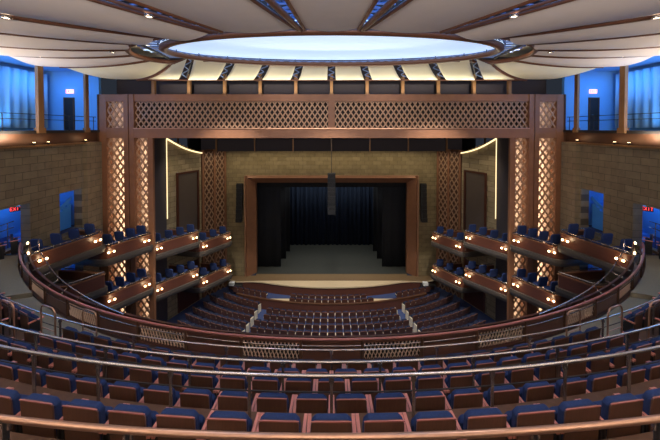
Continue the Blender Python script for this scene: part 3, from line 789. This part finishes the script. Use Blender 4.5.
for s in (-1, 1):
    for tier in (0, 1):
        for bi, (P0, P1, W0, W1, zr) in enumerate(BOX):
            dz = 0 if tier == 0 else -2.9
            z = zr+dz
            if tier == 1:
                if bi == 0: P0, P1, W0, W1 = (-13.4, 15.3), (-12.5, 16.7), (-15.45, 15.3), (-15.45, 17.1); z = -8.0
            m = -s      # stored for the left side
            f = lambda p: (p[0]*m if s > 0 else p[0], p[1])
            pth = path_rail(P0, P1, W0, W1, s)
            pth = [f(p) for p in pth]
            tn = 'upper' if tier == 0 else 'lower'
            where = ['nearest the balcony', 'by the lattice tower', 'by the cove-lit wall', 'nearest the stage'][bi]
            t = thing('theatre_box', '%s %s theatre box %s, curved wood front and steel rail' % (tn, SIDE[s], where), 'theatre box', 'side boxes')
            if s > 0: pth = pth[::-1]
            # left side: path runs near -> far, the house is on its right-hand side
            prof = lambda a, b, c, d: [(a, Zp(c)), (b, Zp(c)), (b, Zp(d)), (a, Zp(d))]
            o = MB().sweep(pth, prof(-.05, .03, z-.78, z-.10)).build('front_panel', 'wood_red', t); fix_normals(o)
            o = MB().sweep(pth, [(-.05, Zp(z-1.2)), (.10, Zp(z-1.2)), (.16, Zp(z-1.0)), (.14, Zp(z-.80)), (-.05, Zp(z-.78))]).build('slab_edge', 'lip', t); fix_normals(o)
            o = MB().sweep(pth, prof(-.07, .06, z-.10, z-.06)).build('cap', 'copper', t); fix_normals(o)
            MB().tube([(x, y, Zp(z+.06)) for x, y in pth], .022, 6).build('handrail', 'metal', t)
            for i in range(0, len(pth), 5):
                x, y = pth[i]; MB().tube([(x, y, Zp(z-.06)), (x, y, Zp(z+.06))], .012, 5).build('rail_post', 'metal', t)
            poly = list(pth)
            o = MB().prism(poly, Zp(z-1.15), Zp(z-.55)).build('floor_slab', 'lip', t); fix_normals(o)
            # chairs
            fz = Zp(z-.55)
            n = [4, 4, 4, 3][bi] if not (tier == 1 and bi == 0) else 0
            a = Vector((*f(P0), 0)); b = Vector((*f(P1), 0)); dirn = (b-a).normalized(); inn = Vector((s*abs(dirn.y), abs(dirn.x), 0)) if True else 0
            rz = math.atan2(-(0-(a.x+b.x)/2)*1.0, 30-(a.y+b.y)/2)*.15
            for k in range(n):
                fr = (k+.7)/(n+.15); p = a.lerp(b, fr)+inn*(.62 if bi else .55); p.z = fz
                box_chair(p, rz, 'blue chair in the %s %s box %s, %s from the camera' % (tn, SIDE[s], where, ORD[k+1]), 'chairs in the side boxes')
            # twin-globe sconces on the front
            for k, fr in enumerate((.12, .86)):
                if tier == 1 and bi == 0: continue
                # take the point of the path nearest to the fraction along P0-P1
                tgt = a.lerp(b, fr); j = min(range(1, len(pth)-1), key=lambda i: (pth[i][0]-tgt.x)**2+(pth[i][1]-tgt.y)**2)
                p = pth[j]; dx, dy = pth[j+1][0]-pth[j-1][0], pth[j+1][1]-pth[j-1][1]; L = math.hypot(dx, dy); nx, ny = dy/L, -dx/L
                loc = (p[0]+nx*.06, p[1]+ny*.06, Zp(z-.42)); rz2 = math.atan2(ny, nx)+PI/2
                sconce(loc, rz2, 'glowing twin-globe sconce on %s %s box %s, %s end' % (tn, SIDE[s], where, ['near', 'far'][k]), 'twin-globe sconces on the box fronts')
                point((p[0]+nx*.40, p[1]+ny*.40, Zp(z-.36)), 7, WARM, .06, 'sconce_lamp')
    # lights on the balcony parapet front near its ends
    for k, a in enumerate((46.8, 42.0)):
        x, y = arc(RP-.34, s*a, s*a, 1)[0]
        sconce((x, y, Zp(PZ+.02)), math.radians(s*a), 'glowing twin-globe lamp on the %s end of the balcony parapet, %s from the wall' % (SIDE[s], ORD[k+1]), 'twin-globe lamps on the balcony parapet')
        [q for q in bpy.data.objects if q.name.startswith('twin_globe_sconce') and not q.parent and q['label'].startswith('glowing twin-globe lamp on the %s end' % SIDE[s])][-1].scale = (.6, .6, .6)
        x, y = arc(RP-.75, s*a, s*a, 1)[0]; point((x, y, Zp(PZ-.1)), 4, WARM, .06, 'sconce_lamp')

# ------------------------------------------------------------------ upper galleries
for s in (-1, 1):
    for i, (y, w) in enumerate([(16.05, .17), (19.1, .14), (12.2, .17)]):
        x = s*(WX-.12)
        t = thing('gallery_column', 'brown column of the %s gallery opening, %s' % (SIDE[s], ['between the two bays', 'nearest the copper tower', 'at the near edge'][i]), 'column', 'gallery columns')
        MB().box(x-w/2, x+w/2, y-w*.9, y+w*.9, Zp(-.14), Zp(3.75)).build('shaft', 'column', t)
        MB().box(x-w*.75, x+w*.75, y-w*1.2, y+w*1.2, Zp(-.28), Zp(-.0)).build('base', 'column', t)
    t = thing('gallery_rail', 'dark metal railing along the %s upper gallery' % SIDE[s], 'railing')
    x = s*(WX+.15)
    for z in (.72, .45): MB().tube([(x, 5, Zp(z)), (x, 20.2, Zp(z))], .02, 6).build('rail', 'dark_metal', t)
    for k in range(9): MB().tube([(x, 5.2+k*1.85, Zp(-.14)), (x, 5.2+k*1.85, Zp(.72))], .02, 6).build('post', 'dark_metal', t)
    # small spotlights on the ledge
    for i, y in enumerate((12.6, 15.7, 16.5, 19.0)):
        t = thing('ledge_uplight', 'small warm lamp on the %s wall ledge, %s from the camera' % (SIDE[s], ORD[i+1]), 'lamp', 'lamps on the wall ledges')
        t.location = (s*(WX-.13), y, Zp(-.78))
        MB().lathe([(.04, -.12), (.07, -.1), (.08, 0), (.07, .02)], n=12).build('housing', 'dark_metal', t)
        MB().lathe([(.001, .03), (.06, .03), (.07, .0)], n=12).build('lens', 'bulb', t)
        point((s*(WX-.4), y, Zp(-.62)), 4, WARM, .04, 'ledge_lamp')
    # exit signs
    for (nm, loc, rz) in (('in the upper %s gallery' % SIDE[s], (s*17.35, 20.2, Zp(2.42)), 0), ('in the doorway of the %s side wall' % SIDE[s], (s*16.9, 16.2, Zp(-4.33)), s*-.75)):
        t = thing('exit_sign', 'small lit exit sign '+nm, 'sign', loc=loc, rz=rz)
        up = 'upper' in nm
        MB().box(-.24, .24, -.02, .04, -.13, .13).build('sign_box', 'exit_white' if up else 'dark_metal', t)
        mb = MB(); hh, ww, g = .16, .085, .022
        for li, segs in enumerate(([(0, 0, 0, 2), (0, 0, 1, 0), (0, 1, .8, 1), (0, 2, 1, 2)], [(0, 0, 1, 2), (0, 2, 1, 0)], [(.5, 0, .5, 2)], [(0, 2, 1, 2), (.5, 0, .5, 2)])):
            x0 = -.21+li*.115
            for (xa, za, xb, zb) in segs: mb.bar((x0+xa*ww, -.027, -hh/2+za*hh/2), (x0+xb*ww, -.027, -hh/2+zb*hh/2), g, .012, up=(0, 1, 0))
        mb.build('lettering', 'exit_red', t)
        if not up:
            MB().tube([(0, .01, .13), (0, .01, .83)], .012, 6).build('hanger', 'dark_metal', t)
    # rails behind the side openings
    t = thing('corridor_rail', 'white sloping handrail seen through the %s side doorway' % SIDE[s], 'railing')
    for z in (0, -.3): MB().tube([(s*16.2, 11, Zp(-5.0+z)), (s*16.2, 15.4, Zp(-4.75+z))], .025, 6).build('rail', 'metal', t)
    for k in range(4): MB().tube([(s*16.2, 11.5+k*1.2, Zp(-6.2)), (s*16.2, 11.5+k*1.2, Zp(-5.0+k*.07))], .02, 6).build('post', 'metal', t)
    for lv, z0 in (('upper', -6.2), ('lower', -10.2)):
        t = thing('stair_flight', 'blue-lit stair flight behind the %s window of the %s wall' % (lv, SIDE[s]), 'stairs')
        mb = MB()
        for k in range(9):
            a, b = sorted((s*(16.3), s*(17.6))); mb.box(a, b, 16.4+k*.28, 16.4+(k+1)*.28, Zp(z0), Zp(z0+.17*(k+1)-.02))
        mb.build('steps', 'blue_lit_wall' if lv == 'lower' else 'blue_lit_stair', t)
        MB().bar((s*16.25, 16.4, Zp(z0+.35)), (s*16.25, 18.9, Zp(z0+1.85)), .05, .22).build('stringer', 'gallery_drape' if lv == 'lower' else 'blue_lit_stair', t)
    # lamps
    area((s*17.2, 10.5, Zp(3.6)), 330, BLUE, 2.0, 9, (0, 0, 0), 'gallery_blue_lamp')
    area((s*17.2, 18.3, Zp(3.6)), 70, BLUE, 2.0, 2.5, (0, 0, 0), 'gallery_blue_lamp')
    area((s*18.0, 13.0, Zp(.0)), 220, (.15, .5, 1), .5, 8, (PI, 0, 0), 'gallery_floor_lamp')
    point((s*17.6, 12.5, Zp(-3.9)), 70, BLUE, .2, 'corridor_blue_lamp')
    point((s*17.9, 17.2, Zp(-3.9)), 50, BLUE, .2, 'corridor_blue_lamp')
    point((s*17.9, 17.2, Zp(-7.9)), 50, BLUE, .2, 'corridor_blue_lamp')

# ------------------------------------------------------------------ ceiling
OC = 15.8; RA, RB, RZ = 8.35, 3.0, 4.0
def ell(a, b, ph): return (a*math.sin(ph), OC-b*math.cos(ph))
t = thing('oculus_ring', 'brown oval ring framing the bright opening in the ceiling', 'ring')
N = 96; vs = []; fs = []
prof = [(0, -.14), (.0, .02), (.10, .06), (.38, .06), (.38, -.10), (.2, -.18)]
for i in range(N):
    ph = 2*PI*i/N
    for o_, z in prof: x, y = ell(RA+o_, RB+o_, ph); vs.append((x, y, Zp(RZ+z)))
k = len(prof)
for i in range(N):
    for j in range(k): fs.append((i*k+j, i*k+(j+1) % k, ((i+1) % N)*k+(j+1) % k, ((i+1) % N)*k+j))
o = MB().add(vs, fs, True).build('ring_frame', 'rib', t); fix_normals(o)
# shallow dome, its cove light put in as emission, truss band below
vs = []; fs = []
rad = [1.10, 1.06, .8, .45, .0]
zz = [.30, .45, .62, .7, .72]
for r_, z in zip(rad, zz):
    for i in range(N): x, y = ell((RA+.2)*r_, (RB+.2)*r_, 2*PI*i/N); vs.append((x, y, Zp(RZ+z)))
for j in range(4):
    for i in range(N): fs.append((j*N+i, j*N+(i+1) % N, (j+1)*N+(i+1) % N, (j+1)*N+i))
o = MB().add(vs, fs, True).build('ceiling_dome', 'dome'); tag(o, 'pale cove-lit oval dome above the ceiling ring', 'dome')
t = thing('oculus_truss', 'blue-lit truss band behind the oval ceiling ring', 'truss')
mb = MB()
for i in range(N):
    a = ell(RA+.42, RB+.42, 2*PI*i/N); b = ell(RA+.42, RB+.42, 2*PI*(i+1)/N)
    mb.bar((*a, Zp(RZ+.19)), (*b, Zp(RZ+.19)), .05); 
    if i % 2: mb.bar((*a, Zp(RZ+.08)), (*b, Zp(RZ+.19)), .04)
    else: mb.bar((*a, Zp(RZ+.19)), (*b, Zp(RZ+.08)), .04)
mb.build('chord', 'truss', t)
for i in range(0, N, 4):
    a = ell(RA+.42, RB+.42, 2*PI*i/N); MB().tube([(*a, Zp(RZ+.06)), (*a, Zp(RZ+.28))], .03, 6).build('strut', 'dark_metal', t)
for i, (x, y) in enumerate(((-6.8, 15), (0, 14.9), (6.8, 15))):
    o = MB().lathe([(.001, -.05), (.1, -.04), (.12, .0), (.1, .1), (.001, .1)], (0, 0, 0), 12).build('dome_fixture', 'dark_metal'); o.location = (x, y, Zp(RZ+.55 if i != 1 else RZ+.62))
    tag(o, 'tiny dark fixture on the cove-lit dome, '+['left', 'centre', 'right'][i], 'fixture', 'fixtures on the dome')

def zlerp(z0, z1, u): return z1+(z0-z1)*(1-u)**2.2
# seams for the left half: inner point, outer point, outer height
seams = [
    ((-1.09, 12.25), (-2.2, -3.9), 3.45),        # edge of the centre panel
    ((-1.42, 12.27), (-5.7, -3.9), 3.45),        # inner gap
    ((-4.5, 12.62), (-10.8, -3.9), 3.45),
    ((-5.0, 12.75), (-13.4, -3.9), 3.45),        # outer gap
    ((-7.45, 13.25), (-15.3, 4.3), 3.45),
    ((-9.3, 14.2), (-15.3, 8.2), 3.45),
    ((-10.3, 15.3), (-15.3, 11.7), 3.45),
    ((-10.8, 16.5), (-15.3, 14.2), 3.5),
    ((-10.5, 17.7), (-15.3, 17.2), 3.5),
    ((-9.6, 18.5), (-12.6, 19.75), 3.15),
]
def seam_pts(sm, s, n=16):
    (x0, y0), (x1, y1), zo = sm; out = []
    for i in range(n+1):
        u = i/n; out.append(Vector((-s*(x0+(x1-x0)*u) if s > 0 else x0+(x1-x0)*u, y0+(y1-y0)*u, Zp(zlerp(RZ-.02, zo, u)))))
    return out
def sail(pa, pb, sag, name='ceiling_sail', m='sail', nv=10):
    vs = []; fs = []; n = len(pa)
    for i in range(n):
        for j in range(nv+1):
            v = j/nv; p = pa[i].lerp(pb[i], v); L = (pa[i]-pb[i]).length
            vs.append((p.x, p.y, p.z-min(sag, L*.12)*math.sin(PI*v)))
    for i in range(n-1):
        for j in range(nv): a = i*(nv+1)+j; fs.append((a, a+1, a+nv+2, a+nv+1))
    return MB().add(vs, fs, True).build(name, m)
o = sail(seam_pts(seams[0], -1), seam_pts(seams[0], 1), .12); tag(o, 'wide pale ceiling sail running from the ring over the centre', 'ceiling sail', 'ceiling sails')
names = ['', '', 'broad pale ceiling sail, second out from the centre on the %s', '', 'pale ceiling sail above the near %s wall, third from the centre', 'pale ceiling sail, fourth from the centre on the %s',
         'pale ceiling sail, fifth from the centre on the %s', 'pale ceiling sail, sixth from the centre on the %s', 'pale ceiling sail over the %s gallery columns, second to last', 'last pale ceiling sail in the %s corner by the tower']
for s in (-1, 1):
    S = [seam_pts(q, s) for q in seams]
    for (i, j) in ((1, 2), (3, 4), (4, 5), (5, 6), (6, 7), (7, 8), (8, 9)):
        o = sail(S[i], S[j], .28 if i > 2 else .12, 'ceiling_sail', 'skirt' if i == 8 else 'sail'); tag(o, names[j] % SIDE[s], 'ceiling sail', 'ceiling sails')
    for i in range(10):
        w = .11 if i > 3 else .07
        mb = MB(); off = Vector((0, 0, -.02)); mb.tube([p+off for p in S[i]], w, 8)
        o = mb.build('ceiling_rib', 'rib'); tag(o, 'curved brown ceiling rib, %s out from the centre on the %s' % (ORD[i+1], SIDE[s]), 'ceiling rib', 'ceiling ribs')
    for gi, (i, j) in enumerate(((0, 1), (2, 3))):
        t = thing('gap_truss', 'blue-lit truss in the %s ceiling gap on the %s' % (['inner', 'outer'][gi], SIDE[s]), 'truss', 'trusses in the ceiling gaps')
        a, b = seam_pts(seams[i], s, 40), seam_pts(seams[j], s, 40); up = Vector((0, 0, .25))
        mb = MB()
        for k in range(40):
            if k % 2: mb.bar(a[k]+up, b[k+1]+up, .06)
            else: mb.bar(b[k]+up, a[k+1]+up, .06)
            mb.bar(a[k]+up*.6, b[k]+up*.6, .05)
        mb.build('web', 'truss', t)
        mid = [a[k].lerp(b[k], .5)+Vector((0, 0, -.04)) for k in range(41)]
        MB().tube(mid, .11 if gi == 0 else .06, 8).build('pipe', 'rib', t)
        MB().tube([p+up*1.8 for p in mid], .05, 6).build('chord', 'truss', t)
    # curved edge between the sails and the eye-shaped opening
    inner = [q[0] for q in seams[4:]]
    inner = chaikin([( -6.6, 12.95)]+inner+[(-8.6, 18.0), (-7.0, 17.65)], 3)
    if s > 0: inner = [(-x, y) for x, y in inner]
    o = MB().tube([(x, y, Zp(RZ-.05)) for x, y in inner], .13, 8).build('ceiling_rib', 'rib'); tag(o, 'brown curved rib closing the eye-shaped opening on the '+SIDE[s], 'ceiling rib', 'ceiling ribs')
    t = thing('side_truss', 'dark truss and ladder in the eye-shaped ceiling opening on the '+SIDE[s], 'truss')
    mb = MB()
    for k in range(9):
        ph = math.radians(70+k*7); a = ell(RA+.5, RB+.5, ph); b = (-(10.0-.1*abs(k-4)), 14.6+k*.42)
        mb.bar((-a[0] if s < 0 else a[0], a[1]+.2, Zp(RZ+.15)), (b[0] if s < 0 else -b[0], b[1], Zp(RZ+.15)), .07)
    mb.build('rungs', 'truss', t)
    x = -9.3 if s < 0 else 9.3
    MB().tube([(x, 14.2, Zp(RZ+.1)), (x*1.03, 18.0, Zp(RZ+.1))], .07, 6).build('pipe', 'dark_metal', t)
    MB().prism([(x*1.025, 13.4), (x*1.25, 13.4), (x*1.25, 19.2), (x*.9, 19.2), (x*.9, 18.4), (x*1.025, 17.2)], Zp(RZ+.45), Zp(RZ+.5)).build('lit_panel', 'skirt', t)
# far skirt panels between the ring and the header
for k in range(-4, 4):
    xa, xb = k*2.39+.28, (k+1)*2.39-.28
    def rp(x):
        q = max(-.999, min(.999, x/(RA+.42))); return OC+(RB+.42)*math.sqrt(1-q*q)
    n = 10; vs = []; fs = []
    for j in range(7):
        v = j/6
        for i in range(n+1):
            xo = xa+(xb-xa)*i/n; xi = xo*.84; y0 = rp(xi)-.02; y = y0+(19.75-y0)*v
            z = RZ-.08+(3.13-RZ+.08)*v-.10*math.sin(PI*v)
            vs.append((xi+(xo-xi)*v, y, Zp(z)))
    for j in range(6):
        for i in range(n): a = j*(n+1)+i; fs.append((a, a+1, a+n+2, a+n+1))
    o = MB().add(vs, fs, True).build('ceiling_skirt', 'skirt'); so = o.modifiers.new('t', 'SOLIDIFY'); so.thickness = .04
    tag(o, 'cream curved panel between ring and header, %s %s of centre' % (ORD[(k+1) if k >= 0 else -k], 'right' if k >= 0 else 'left'), 'ceiling panel', 'cream ceiling panels by the header')
for s in (-1, 1):
    vs = []; fs = []; xa = 4*2.39+.28
    A_ = [(-8.2, 17.3), (-8.9, 18.0), (-9.6, 18.55)]; B_ = [(-9.9, 19.75), (-11.3, 19.75), (-12.6, 19.75)]
    pa = [Vector((-x*s if s > 0 else x, y, Zp(RZ-.1))) for x, y in A_]; pa = [Vector((s*abs(p.x), p.y, p.z)) for p in pa]
    pb = [Vector((s*abs(x), y, Zp(3.13))) for x, y in B_]
    o = sail(pa, pb, .1, 'ceiling_skirt', 'skirt', 6); tag(o, 'outermost cream curved panel at the %s end of the header' % SIDE[s], 'ceiling panel', 'cream ceiling panels by the header')
for k in range(-4, 5):
    x = k*2.39; xi = x*.84; y0 = rp(xi)
    t = thing('skirt_truss', 'blue-lit lattice strip between cream ceiling panels, %s' % ('at the centre' if k == 0 else '%s %s of centre' % (ORD[abs(k)], SIDE[1 if k > 0 else -1])), 'truss', 'truss strips between the cream panels')
    for e in (-1, 1):
        MB().bar((xi+e*.2, y0+.1, Zp(RZ+.02)), (x+e*.2, 19.7, Zp(3.25)), .05).build('chord', 'dark_metal', t)
    mb = MB()
    for j in range(5):
        v0, v1 = j/5, (j+1)/5; e = 1 if j % 2 else -1
        P = lambda v, e: (xi+(x-xi)*v+e*.2, y0+.1+(19.7-y0-.1)*v, Zp(RZ+.02+(3.25-RZ-.02)*v))
        mb.bar(P(v0, e), P(v1, -e), .05)
    mb.build('web', 'truss', t)
# edge trim of the ceiling along galleries and header
o = MB().box(-12.6, 12.6, 19.72, 19.82, Zp(3.06), Zp(3.16)).build('trim_7', 'rib'); struct(o)
# recessed downlights in the sails
for i, (x, y, z) in enumerate([(-6.4, 12.9, 3.86), (6.4, 12.9, 3.86), (-10.2, 9.6, 3.45), (10.2, 9.6, 3.45), (-13.9, 14.5, 3.38), (13.9, 14.5, 3.38), (-10.9, 15.2, 3.76), (10.9, 15.2, 3.76), (-5.9, 9.9, 3.60), (5.9, 9.9, 3.60)]):
    t = thing('ceiling_downlight', 'small lit downlight in the %s sails, %s' % (SIDE[-1 if x < 0 else 1], ['', '', 'near the image edge', '', 'above the gallery', '', 'by the eye-shaped opening', '', 'near the top', ''][i - i % 2] or 'beside the ring'), 'downlight', 'ceiling downlights', loc=(x, y, Zp(z)))
    MB().lathe([(.10, -.02), (.13, -.01), (.13, .06), (.09, .06), (.09, -.0), (.10, -.02)], n=16).build('trim_ring', 'metal', t)
    MB().lathe([(.001, .0), (.09, .0)], n=16).build('lens', 'downlight', t)
# roof above
struct(MB().box(-19.5, 19.5, -4.3, 22.2, Zp(6.0), Zp(6.2)).build('ceiling', 'roof'))

# ------------------------------------------------------------------ lights
for s in (-1, 1):
    # blue light in the roof void
    area((s*2.5, 8, Zp(5.9)), 420, (.15, .4, 1), 3, 10, (0, 0, 0), 'void_blue_lamp')
    area((s*8, 8, Zp(5.9)), 420, (.15, .4, 1), 3, 10, (0, 0, 0), 'void_blue_lamp')
    point((s*9.9, 16.2, Zp(4.3)), 30, WARM2, .02, 'void_lamp')
    # added fill along the wall ledges to brighten the sails
    area((s*15.0, 9.0, Zp(-.5)), 750, WARM2, .3, 12, (0, s*math.radians(-155)*-1 if False else math.radians(180-s*-35), 0), 'ledge_sail_fill')
    # strip lamps behind the tower lattices, aimed at the back panels
    for xx, sx in (((tx[1]+tx[2])/2, .9), ((tx[3]+tx[4])/2, .55)):
        area((s*abs(xx), PY+.18, Zp(-7.9)), 110*sx, (1, .8, .62), .12, 14, (PI/2, 0, 0), 'tower_strip_lamp')
    area((s*abs((tx[1]+tx[2])/2), PY+.18, Zp(.87)), 4, (1, .72, .52), .12, 1.6, (PI/2, 0, 0), 'tower_strip_lamp')
    spot((s*9.5, 14.5, Zp(-6)), (s*13.6, 20.2, Zp(-3)), 420, (1, .7, .5), 75, 1, .2)
    # cove light and forestage walls
    spot((s*11.6, 23.0, Zp(-.9)), (s*12.4, 26.0, Zp(-8)), 300, (1, .85, .6), 80, 1, .2)
    area((s*9.2, 27.2, Zp(-2.3)), 60, (1, .85, .6), 1.5, 1.5, (0, 0, 0), 'wall_washer')
area((0, 28.0, Zp(-2.35)), 170, (1, .83, .55), 16, .4, (math.radians(12), 0, 0), 'proscenium_washer')
spot((0, 23.5, Zp(.2)), (0, 28, Zp(-14.4)), 1300, (1, .86, .68), 62, .8, .4)
for x in (-10.5, -3.6, 3.6, 10.5):
    spot((x, 15.5, Zp(3.3)), (x*1.1, 20.2, Zp(.9)), 190, (1, .72, .55), 80, 1, .2)
for x in (-8, 0, 8):
    area((x, PY+.3, Zp(.08)), 16, (1, .62, .4), 7.6, .1, (PI, 0, 0), 'beam_strip')
area((0, 19.9, Zp(2.3)), 380, (1, .92, .72), 22, .2, (PI, 0, 0), 'skirt_fill')  # added fill, unseen from the camera, brightens the cream skirt panels
for s in (-1, 1):
    spot((s*4, 14, Zp(3.5)), (s*12.5, 20.5, Zp(-8)), 900, (1, .9, .8), 50, 1, .12, 'box_fill')  # added spot to brighten the side boxes
    spot((s*7.6, 16.5, Zp(3.6)), (s*10, 23, Zp(-15)), 5000, (1, .92, .84), 32, 1, .1, 'side_orchestra_fill')  # added spot to lift the side orchestra blocks
# house lights over orchestra and balcony
for x in (-7, 0, 7):
    spot((x, 15.5+abs(x)*.15, Zp(3.7)), (x*.9, 22, Zp(-15)), 6500, (1, .93, .86), 70, .8, .12, 'house_lamp')
for x in (-8, -3, 3, 8):
    area((x, 4.0, Zp(3.1)), 70, (1, .86, .74), 1.2, 1.2, (0, 0, 0), 'balcony_lamp')
area((0, -3.5, Zp(.5)), 3600, (1, .88, .8), 22, .4, (math.radians(150), 0, 0), 'rear_sail_fill')  # added fill behind the camera, brightens the near sails
area((0, 34, Zp(-2.6)), 900, (.95, .95, .9), 12, 5, (0, 0, 0), 'stage_fill')  # added fill inside the stage for the floor and curtains
w = bpy.data.worlds.new('world'); bpy.context.scene.world = w; w.use_nodes = True
w.node_tree.nodes['Background'].inputs[0].default_value = (.02, .025, .035, 1); w.node_tree.nodes['Background'].inputs[1].default_value = 1
sc = bpy.context.scene
sc.view_settings.view_transform = 'Standard'; sc.view_settings.look = 'None'; sc.view_settings.gamma = 1; sc.view_settings.exposure = 0
sc.cycles.use_denoising = True
sc.cycles.max_bounces = 6; sc.cycles.diffuse_bounces = 3
